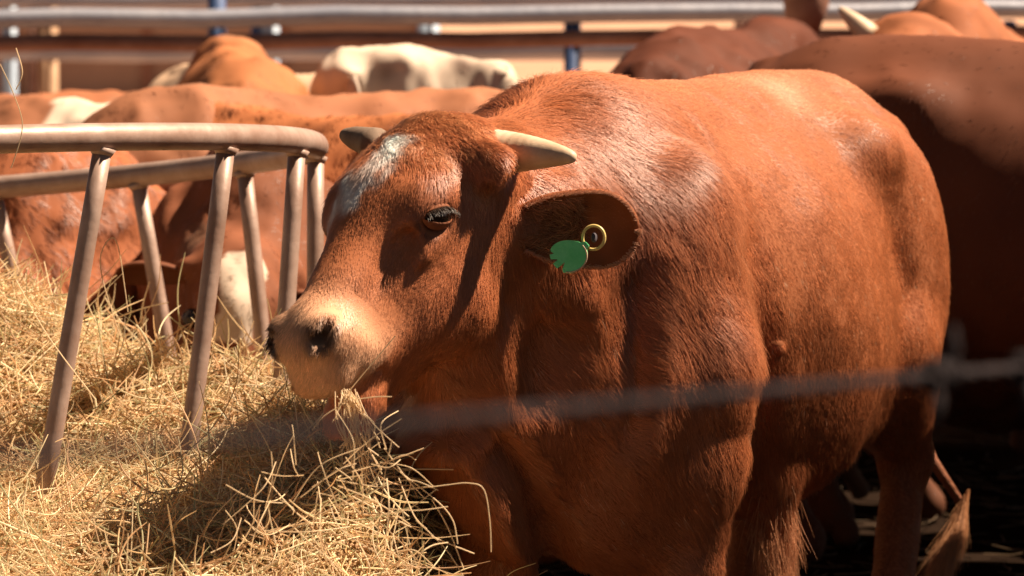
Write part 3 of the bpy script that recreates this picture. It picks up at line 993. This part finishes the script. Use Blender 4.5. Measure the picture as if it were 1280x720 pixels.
# tail with its bright tuft, and the shaggy sheath under the belly
tp = [np.array(q) for q in ((-.82, 0, 1.0), (-.95, -.01, .90))] + [w2l(q) for q in (P(1105, 330, 8.70), P(1128, 480, 8.66), P(1165, 575, 8.62), P(1203, 632, 8.60))]
tq = tp[4:]; tp = [tp[0] + (tp[1] - tp[0]) * t for t in (0, .5)] + [tp[1] + (tp[2] - tp[1]) * t for t in (0, .5)] + [tp[2] + (tp[3] - tp[2]) * t for t in (0, .5)] + [tp[3]] + tq
tl = MB().tube(tp, [.04, .034, .028, .024, .021, .018, .015, .012, .009], 14).build('tail', M_TAIL, bull)
te = w2l(P(1211, 612, 8.6)); td = nrm(w2l(P(1168, 740, 8.55)) - te)
m = 5200; a0 = rr.random(m); kk5 = np.linspace(0, 1, 6)
root_ = te + td * (a0 * .13)[:, None] + rr.normal(0, .006, (m, 3)) * (.2 + a0)[:, None]
dd = nrm(td + rr.normal(0, .11, (m, 3)) + .25 * vnoise3(root_ * 40, 3))
pts = root_[:, None] + dd[:, None] * (kk5[None, :, None] * rr.uniform(.05, .15, (m, 1, 1)))
curves_obj('tail_tuft', pts, np.outer(np.full(m, .0005), 1 - .7 * kk5), np.array([.46, .22, .10]) * np.exp(rr.normal(0, .2, m))[:, None], M_TUFT, bull)
sh0 = np.array([-.03, .232, .33]); m = 1500
root_ = sh0 + rr.normal(0, 1, (m, 3)) * np.array([.022, .014, .05])
dd = nrm(np.array([-.1, 0, -1.]) + rr.normal(0, .14, (m, 3)) + .25 * vnoise3(root_ * 40, 3))
pts = root_[:, None] + dd[:, None] * (kk5[None, :, None] * rr.uniform(.05, .13, (m, 1, 1)))
curves_obj('sheath_hair', pts, np.outer(np.full(m, .0005), 1 - .7 * kk5), np.array([.44, .20, .10]) * np.exp(rr.normal(0, .2, m))[:, None], M_TUFT, bull)
# long hairs inside the ear
E1 = EV[nu * nvv:].reshape(nu, nvv, 3); m = 2600
iu = rr.integers(4, 34, m); iv = rr.integers(2, nvv - 2, m); fr_ = np.stack([E0[iu, iv], E1[iu, iv]])
nr_ = wv2l(np.array([-.38, -.90, -.10]))
pick = (fr_ @ nr_).argmax(0); pp = fr_[pick, np.arange(m)]
dd = nrm(exx * .7 + nr_ * .35 + nrm(cen - pp) * .3 + rr.normal(0, .25, (m, 3)))
pts = pp[:, None] + dd[:, None] * (kk[None, :, None] * rr.uniform(.008, .028, (m, 1, 1)))
curves_obj('ear_inner_hair', pts, np.outer(np.full(m, .0004), 1 - .7 * kk), np.array([.40, .18, .09]) * np.exp(rr.normal(0, .4, m))[:, None], M_TUFT, bull)
# lashes
ls = []
ec = hw((.160, .103, -.036)); eF = nrm(.7 * Rm[:, 0] + .6 * Rm[:, 2]); eU = nrm(-.6 * Rm[:, 0] + .7 * Rm[:, 2])
for k in range(60):
    th = (-.5 + k / 59) * math.pi * .8; el = .54 + rr.uniform(0, .10)
    d0 = eF * math.sin(th) * 1.25 + Rm[:, 1] * math.cos(th) * math.cos(el) + eU * math.cos(th) * math.sin(el)
    a = ec + d0 * .0245
    dn = nrm(Rm[:, 1] * 1. - eU * .25 + eF * (.6 * math.sin(th)) + rr.normal(0, .08, 3)); l_ = rr.uniform(.010, .017)
    ls.append([a, a + dn * l_ * .5 - eU * .002, a + dn * l_ * .8 - eU * .005, a + dn * l_ - eU * .009])
ls = np.array(ls)
curves_obj('eyelash', ls, np.tile([.0006, .0005, .0004, .0002], (len(ls), 1)), np.tile([.05, .03, .02], (len(ls), 1)), M_TUFT, bull)

# ------------------------------------------------------------------ the rest of the herd
def herd_color(base, white=None, mudamt=1.):
    base = np.array(base)
    def f(p, n, reg=None, H=None, hs=1.):
        c = np.tile(base, (len(p), 1)) * (1 + .25 * fbm(p * 5, 61))[:, None]
        mud = np.clip((vnoise(p * 4.5, 93) + .5 * vnoise(p * 14, 94) - .45) * 3, 0, 1)[:, None] * .5 * mudamt
        c = c * (1 - mud) + np.array([.20, .12, .075]) * mud
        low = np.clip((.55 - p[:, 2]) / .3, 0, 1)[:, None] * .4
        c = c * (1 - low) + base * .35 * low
        if white is not None:
            m = np.clip(white(p), 0, 1)[:, None]
            c = c * (1 - m) + np.array([.68, .54, .42]) * m
        if reg is not None: c[reg == 1] = base * .7 if white is None or base.max() > .15 else np.array([.5, .39, .31])
        return np.clip(c, .004, .95)
    return f


def herd_cow(name, label, px, depth, fwd, top, neck=None, base=MAHOG, white=None, fur=30000, furlen=.02, at=(0, 0), horn=False, cat='cow',
             hs=1., hump=0., fat=1., zneck=.8, frad=.0009, h=.018, whead=None, size0=1., pitch=0, mud=1., relief=1., tail=True):
    """the point 'at' (local x,y) of the cow stands at photo column px, depth, its back reaching photo row top;
    whead = (poll, f, l) of the head in the world"""
    fwd = nrm(np.array([fwd[0], fwd[1], 0.])); lf = np.array([-fwd[1], fwd[0], 0])
    gp_ = np.array([(px - 640) / F * depth, depth, 0])
    if whead is not None:
        g = gp_ - size0 * (fwd * at[0] + lf * at[1]); q = whead[0] - g
        t = lambda v: np.array([v @ fwd, v @ lf, v[2]])
        neck = (t(q) / size0, t(np.array(whead[1], float)), t(np.array(whead[2], float)))
    if neck is None: neck = ((1.08, 0, .80), (.55, 0, -.83), (0, 1, 0))
    H = frame(neck[1], neck[2], neck[0])
    hn = []
    if horn:
        for s in (-1,):
            b = H[:3, 3] + H[:3, :3] @ np.array((.03, s * .10, -.02)); t = H[:3, 3] + H[:3, :3] @ np.array((-.02, s * .18, .03))
            hn.append(([b + (t - b) * k for k in np.linspace(0, 1, 7)], [.03, .028, .025, .022, .018, .013, .005]))
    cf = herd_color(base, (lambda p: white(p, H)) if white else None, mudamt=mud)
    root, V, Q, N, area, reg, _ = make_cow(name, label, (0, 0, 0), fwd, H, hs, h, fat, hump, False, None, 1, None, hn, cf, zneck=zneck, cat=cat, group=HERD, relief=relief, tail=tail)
    if whead is None:
        zt = V[(np.abs(V[:, 0] - at[0]) < .15) & (reg == 0)][:, 2].max()
        size = hz(top, depth) / zt
    else: size = size0
    root.scale = (size,) * 3
    root.location = gp_ - size * (fwd * at[0] + lf * at[1])
    root.rotation_euler.y = R(pitch)
    if fur:
        QB = Q[reg[Q].max(1) == 0]; NB, aB = vnormals(V, QB)
        f = make_fur(V, QB, NB, aB, fur, lambda p, n: np.full(len(p), furlen), body_flow, cf, frad, None, 4, .12, 5, .5, 20)
        curves_obj('coat', *f[:3], M_FUR, root, f[3])
    return root


def blaze(p, H):
    q = (p - H[:3, 3]) @ H[:3, :3]
    return ((np.abs(q[:, 1] + .01) < .05 + .02 * vnoise(q * 20, 3)) & (q[:, 2] > -.07) & (q[:, 0] > .0) & (q[:, 0] < .24)) * 1.
def whitehead(p, H):
    q = (p - H[:3, 3]) @ H[:3, :3]
    m = (q[:, 0] > -.25) * 1.
    for s in (-1, 1):
        m = m * (1 - .75 * np.exp(-(((q - np.array([.13, s * .1, -.04])) / .035) ** 2).sum(1)))
        m = m * (1 - np.exp(-(((q - np.array([.37, s * .06, .0])) / .045) ** 2).sum(1)))
    return m


HERD = 'cattle crowding behind the feeder and the brown bull'
D_ = (.24, .075, .03)
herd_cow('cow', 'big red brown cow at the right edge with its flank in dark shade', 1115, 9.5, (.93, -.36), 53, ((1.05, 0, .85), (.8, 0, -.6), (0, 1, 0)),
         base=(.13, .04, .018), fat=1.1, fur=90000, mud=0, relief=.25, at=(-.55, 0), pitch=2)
herd_cow('cow', 'red cow with a pale horn tip behind the big shaded cow', 1190, 11.5, (-.12, -.99), 6, whead=(P(1138, 28, 11.0), (-.2, -.6, -.75), (.95, -.3, 0)),
         base=(.33, .115, .05), horn=True, at=(.5, 0), hump=.08, size0=1.06)
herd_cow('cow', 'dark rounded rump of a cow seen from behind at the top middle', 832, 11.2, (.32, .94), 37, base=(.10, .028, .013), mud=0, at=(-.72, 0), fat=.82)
herd_cow('cow', 'white faced cow holding its head level above the brown backs', 520, 12.2, (.1, -1), 60, hs=1.13, whead=(P(427, 66, 11.35), (1, .05, -.10), (0, 1, 0)),
         base=(.10, .055, .04), white=whitehead, at=(.45, 0), size0=.90)
herd_cow('cow', 'orange brown cow with double curved rump left of the white face', 303, 11.0, (-.1, 1), 63, base=(.38, .14, .055), at=(-.72, 0), fat=.6)
herd_cow('cow', 'brown cow standing side on under the white faced cow', 190, 9.95, (-.93, -.36), 104, ((.95, 0, .72), (.6, 0, -.8), (0, 1, 0)), base=(.32, .13, .065), at=(.42, 0), fur=60000)
herd_cow('cow', 'orange cow with its back just behind the feeder rim', 410, 9.72, (-.75, .66), 142, ((1.0, 0, .75), (.6, 0, -.8), (0, 1, 0)), base=(.42, .145, .055), at=(-.1, 0), fur=120000, furlen=.03)
herd_cow('cow', 'cow with white blaze lowering its head into the hay', 318, 9.12, (.05, -1), 175, ((.88, -.02, .87), (.42, -.1, -.9), (-.3, .95, 0)), base=(.22, .075, .035), hs=1.1, white=blaze, at=(.6, 0), fur=90000, h=.013)
herd_cow('cow', 'shaggy red cow eating with its neck lowered behind the left bars', 70, 9.6, (-.35, -.93), 160, ((.98, 0, .62), (.5, .3, -.8), (0, 1, 0)), base=(.33, .105, .042), at=(.3, 0), fur=160000, furlen=.038)
herd_cow('cow', 'brown and cream cow at the left edge behind the feeder', 60, 11.2, (-.9, .43), 117, base=(.30, .12, .06), white=lambda p, H: (p[:, 0] < -.52 + .1 * vnoise(p * 5, 2)) * 1., at=(-.5, 0))
herd_cow('cow', 'dark cow half hidden behind the right edge of the frame', 1320, 12.2, (.3, .95), 56, base=(.12, .04, .02), at=(-.7, 0))
herd_cow('cow', 'dark brown cow whose legs stand behind the bull', 935, 10.2, (.9, .4), 150, base=(.13, .045, .02), at=(0, 0), tail=False)

herd_cow('cow', 'dark calf sized cow added behind the bull to shade the ground', 1290, 9.95, (1, .12), 250, ((1.0, 0, .72), (.6, 0, -.8), (0, 1, 0)), base=(.12, .04, .02), at=(0, 0), fat=1.1)  # added so its body and shadow darken the sunlit ground patch
herd_cow('cow', 'brown cow between the cream patched one and the far fence', 150, 12.6, (.8, .6), 112, base=(.30, .11, .05), at=(-.3, 0))
herd_cow('cow', 'tan cow in the gap left of the white face', 395, 12.0, (-.7, .7), 88, base=(.62, .42, .28), at=(-.2, 0))
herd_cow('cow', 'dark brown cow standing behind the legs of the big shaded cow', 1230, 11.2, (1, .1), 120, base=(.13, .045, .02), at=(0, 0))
herd_cow('cow', 'unseen brown cow added past the right edge to shade the bull', 1650, 7.58, (0.02, -1), 92, base=(.2, .07, .03), at=(0, 0))  # added out of view, only to cast shade on the bull's hindquarters
herd_cow('cow', 'unseen red cow added past the right edge to shade the ground', 1625, 10.4, (-.1, .99), 90, base=(.2, .07, .03), at=(0, 0), fur=0)  # unseen addition, its shadow darkens the ground at lower right
herd_cow('cow', 'unseen brown cow added past the right edge, farther back, for its shadow', 1530, 11.9, (.2, .97), 90, base=(.2, .07, .03), at=(0, 0))  # put in beyond the frame for its shadow alone

# ------------------------------------------------------------------ hay
def sst(a, b, x):
    t = np.clip((x - a) / (b - a), 0, 1); return t * t * (3 - 2 * t)
def hay_z(x, y):
    p = np.stack([x, y, np.zeros_like(x)], -1)
    r = np.hypot(x - FC[0], y - FC[1])
    inside = 1 - sst(1.0, 1.15, r)
    z = .40 + .07 * np.exp(-((x + .35) / .25) ** 2 - ((y - 6.9) / .35) ** 2)
    z = z + .38 * np.exp(-((x + 1.30) / .45) ** 2 - ((y - 8.0) / .6) ** 2) + .09 * np.exp(-((x + .55) / .3) ** 2 - ((y - 7.75) / .35) ** 2) + .10 * np.exp(-((x + .42) / .16) ** 2 - ((y - 7.6) / .4) ** 2)
    z = z + .10 * np.exp(-((x + .9) / .3) ** 2 - ((y - 7.7) / .35) ** 2)
    z = z + .05 * np.exp(-((x + .5) / .5) ** 2 - ((y - 6.55) / .22) ** 2)
    z = z + .05 * np.exp(-((x + .27) / .12) ** 2 - ((y - 6.85) / .25) ** 2)
    z = z - .13 * sst(6.95, 6.2, y)
    z = z + .032 * fbm(p * 3.5, 71) - .02 * np.exp(-((y - 7.05) / .2) ** 2) * (x < -.3) + .02 * fbm(p * 12, 73)
    front = sst(5.5, 6.1, y)
    right = 1 - sst(-.30, .02, x + .10 * fbm(p * 4, 75) + .12 * (6.8 - y))
    backm = np.where(r > 1.1, 1 - sst(7.5, 8.0, y), 1)
    left = sst(-2.9, -2.3, x)
    m = np.maximum(front * right * backm * left, inside * 1.0)
    return z * m - .04 * (1 - m)


hx = np.linspace(-3.0, .25, 190); hy = np.linspace(5.4, 9.15, 210)
X, Y = np.meshgrid(hx, hy, indexing='ij')
Z = hay_z(X.ravel(), Y.ravel()) - .03
nv = len(hy)
I, J = np.meshgrid(np.arange(len(hx) - 1), np.arange(nv - 1), indexing='ij')
q = np.stack([I * nv + J, (I + 1) * nv + J, (I + 1) * nv + J + 1, I * nv + J + 1], -1).reshape(-1, 4)
M_HAYBASE = noise_mat('hay_base', (.24, .14, .07), (.46, .30, .15), 30, .95, 1., 90, spec=.1)
hay = link('hay', mk_mesh('hay', np.stack([X.ravel(), Y.ravel(), Z], -1), q, M_HAYBASE))
tag(hay, 'heap of loose golden hay spilling round the feeder', 'hay', kind='stuff')
hr_ = np.random.default_rng(21)


def straw(n, xr, yr, lr, up, rad, seed, lift=(-.02, .05), k=6, curl=1.0, cols=None):
    g = np.random.default_rng(seed)
    x = g.uniform(*xr, n); y = g.uniform(*yr, n)
    z = hay_z(x, y); ok = z > .02
    x, y, z = x[ok], y[ok], z[ok]; n = len(x)
    e = .02
    nx = -(hay_z(x + e, y) - z) / e; ny = -(hay_z(x, y + e) - z) / e
    nn = nrm(np.stack([np.clip(nx, -1.5, 1.5), np.clip(ny, -1.5, 1.5), np.ones(n)], -1))
    p = np.stack([x, y, z], -1) + nn * g.uniform(*lift, n)[:, None]
    L = g.uniform(*lr, n) * np.exp(g.normal(0, .25, n))
    az = g.uniform(0, 2 * math.pi, n) + 1.5 * vnoise(p * 5, seed)
    d = np.stack([np.cos(az), np.sin(az), np.zeros(n)], -1)
    d = nrm(d - nn * (d * nn).sum(1, keepdims=True) + nn * (up * g.normal(0, 1, n))[:, None] + np.array([.12, 0, -.05]))
    ax = nrm(g.normal(0, 1, (n, 3))); cv = g.normal(0, curl, n)
    pts = np.zeros((n, k, 3)); cur = p - d * (L / 2)[:, None]
    kink = g.integers(1, k, n); ka = g.normal(0, .5, (n, 3)) * (g.random(n) < .3)[:, None]
    for j in range(k):
        pts[:, j] = cur
        d = nrm(d + np.cross(ax, d) * (cv / k)[:, None] + ka * (kink == j)[:, None] + np.array([0, 0, -.03]))
        cur = cur + d * (L / (k - 1))[:, None]
    pts[:, :, 2] = np.maximum(pts[:, :, 2], .005)
    r = np.outer(g.uniform(*rad, n), [.8] + [1] * (k - 2) + [.5])
    c = np.array([[.72, .53, .30], [.80, .65, .42], [.60, .41, .21], [.48, .29, .14], [.66, .52, .29], [.42, .38, .20], [.55, .33, .17]])[g.integers(0, 7, n)]
    c = c * np.exp(g.normal(0, .18, n))[:, None]
    return pts, r, np.clip(c, 0, .9)


sets = [straw(68000, (-2.0, .2), (5.6, 9.1), (.05, .16), .25, (.0006, .0014), 1, (-.05, .012)),
        straw(16000, (-1.3, .15), (5.9, 8.6), (.08, .24), .35, (.0007, .0015), 2, (-.01, .03), curl=1.4),
        straw(1500, (-1.2, .12), (6.2, 8.4), (.10, .26), .7, (.0007, .0012), 3, (.0, .045), curl=1.8)]
curves_obj('hay_strands', np.concatenate([s[0] for s in sets]), np.concatenate([s[1] for s in sets]), np.concatenate([s[2] for s in sets]), M_STRAW, hay)
hay.children[0]['kind'] = 'stuff'

# stems that stand out one by one, held in the bull's mouth or sticking from the heap
def wisp(name, label, stems, rad=.0011):
    pts = []
    for s in stems:
        ctrl = np.array([P(*q) for q in s]); n = len(ctrl); T = np.linspace(0, n - 1, 9); out = []
        for t in T:
            i = min(int(t), n - 2); f = t - i
            p0, p1, p2, p3 = ctrl[max(i - 1, 0)], ctrl[i], ctrl[i + 1], ctrl[min(i + 2, n - 1)]
            out.append(.5 * ((2 * p1) + (-p0 + p2) * f + (2 * p0 - 5 * p1 + 4 * p2 - p3) * f * f + (-p0 + 3 * p1 - 3 * p2 + p3) * f ** 3))
        pts.append(out)
    pts = np.array(pts); n = len(pts)
    o = curves_obj(name, pts, np.full((n, 9), rad), np.array([.74, .55, .33]) * np.exp(hr_.normal(0, .15, n))[:, None], M_STRAW)
    tag(o, label, 'hay', kind='stuff')
    return o


D = 6.50
st = [[(430, 485, D), (432, 515, D), (428, 530, D)], [(436, 488, D), (441, 520, D), (455, 548, D)], [(428, 487, D), (424, 512, D - .02), (415, 528, D)],
      [(440, 500, D), (470, 496, D), (490, 496, D)], [(434, 492, D), (452, 470, D - .02), (494, 420, D - .04)], [(437, 500, D), (462, 528, D), (475, 560, D)],
      [(430, 505, D), (405, 520, D), (390, 538, D)], [(440, 495, D), (445, 540, D), (450, 580, D), (462, 600, D)], [(433, 498, D), (436, 545, D), (444, 590, D)],
      [(330, 470, D), (352, 475, D), (350, 470, D - .05)], [(318, 460, D), (322, 485, D)], [(326, 485, D), (350, 471, D)],
      [(438, 492, D), (458, 530, D), (452, 575, D), (462, 590, D)], [(442, 510, D), (468, 530, D), (460, 560, D)], [(436, 510, D), (448, 530, D), (440, 560, D)]]
for k in range(24):
    x0, y0 = hr_.uniform(412, 446), hr_.uniform(486, 505)
    st.append([(x0, y0, D + hr_.uniform(-.02, .03)), (x0 + hr_.normal(8, 9), y0 + 35, D), (x0 + hr_.normal(18, 16), y0 + hr_.uniform(60, 110), D)])
wisp('hay_wisp', 'tuft of hay stems hanging from the mouth of the bull', st, .00085)
D = 6.45
st = [[(420, 600, D), (500, 612, D), (560, 606, D), (605, 612, D), (614, 690, D)], [(440, 620, D), (500, 652, D), (550, 675, D), (593, 692, D)],
      [(470, 690, D), (480, 600, D), (490, 550, D)], [(480, 560, D), (510, 600, D), (532, 624, D)], [(460, 615, D), (510, 600, D), (548, 613, D)],
      [(540, 625, D), (560, 660, D), (580, 712, D)], [(520, 650, D), (560, 690, D), (590, 740, D)], [(430, 640, D), (500, 640, D), (545, 612, D)],
      [(440, 590, D), (490, 575, D), (530, 560, D)], [(450, 600, D), (500, 570, D), (520, 575, D)], [(460, 560, D), (500, 590, D), (560, 640, D), (572, 680, D)],
      [(0, 80, 6.9), (18, 120, 6.9), (28, 160, 6.9), (14, 210, 6.9)], [(20, 60, 6.95), (28, 90, 6.95), (20, 112, 6.95)],
      [(120, 500, 6.7), (60, 420, 6.7), (20, 350, 6.7)], [(150, 420, 7.3), (125, 330, 7.3), (145, 300, 7.3), (160, 390, 7.3)]]
for k in range(80):
    x0, y0 = hr_.uniform(280, 500), hr_.uniform(560, 740); a = hr_.normal(.4, 1.1); l_ = hr_.uniform(30, 110); dz = hr_.uniform(-.15, .2)
    x1, y1 = x0 + l_ * math.cos(a), y0 + l_ * math.sin(a)
    st.append([(x0, y0, D + dz), ((x0 + x1) / 2 + hr_.normal(0, 8), (y0 + y1) / 2 + hr_.normal(-2, 9), D + dz - .03), (x1, y1, D + dz + hr_.normal(0, .05))])
wisp('hay_stem', 'long pale hay stems poking out from the right end of the heap', st, .00085)

# trampled straw lying on the pen floor
g = np.random.default_rng(77); n = 6000
x = g.uniform(-3, 4, n); y = g.uniform(5.6, 13, n); z = ground_z(x, y) - .02
az = g.uniform(0, 6.28, n); L_ = g.uniform(.04, .16, n); k4 = np.linspace(-.5, .5, 4)
dx = np.stack([np.cos(az), np.sin(az), g.normal(0, .12, n)], -1)
pts = np.stack([x, y, z], -1)[:, None] + dx[:, None] * (k4[None, :, None] * L_[:, None, None]) + g.normal(0, .004, (n, 4, 3))
pts[:, :, 2] = np.maximum(pts[:, :, 2], z[:, None] + .002)
lit = curves_obj('straw_litter', pts, np.full((n, 4), .0012), np.array([.13, .085, .05]) * np.exp(g.normal(0, .3, n))[:, None], M_STRAW)
tag(lit, 'trampled straw scattered over the dark pen floor', 'straw', kind='stuff')
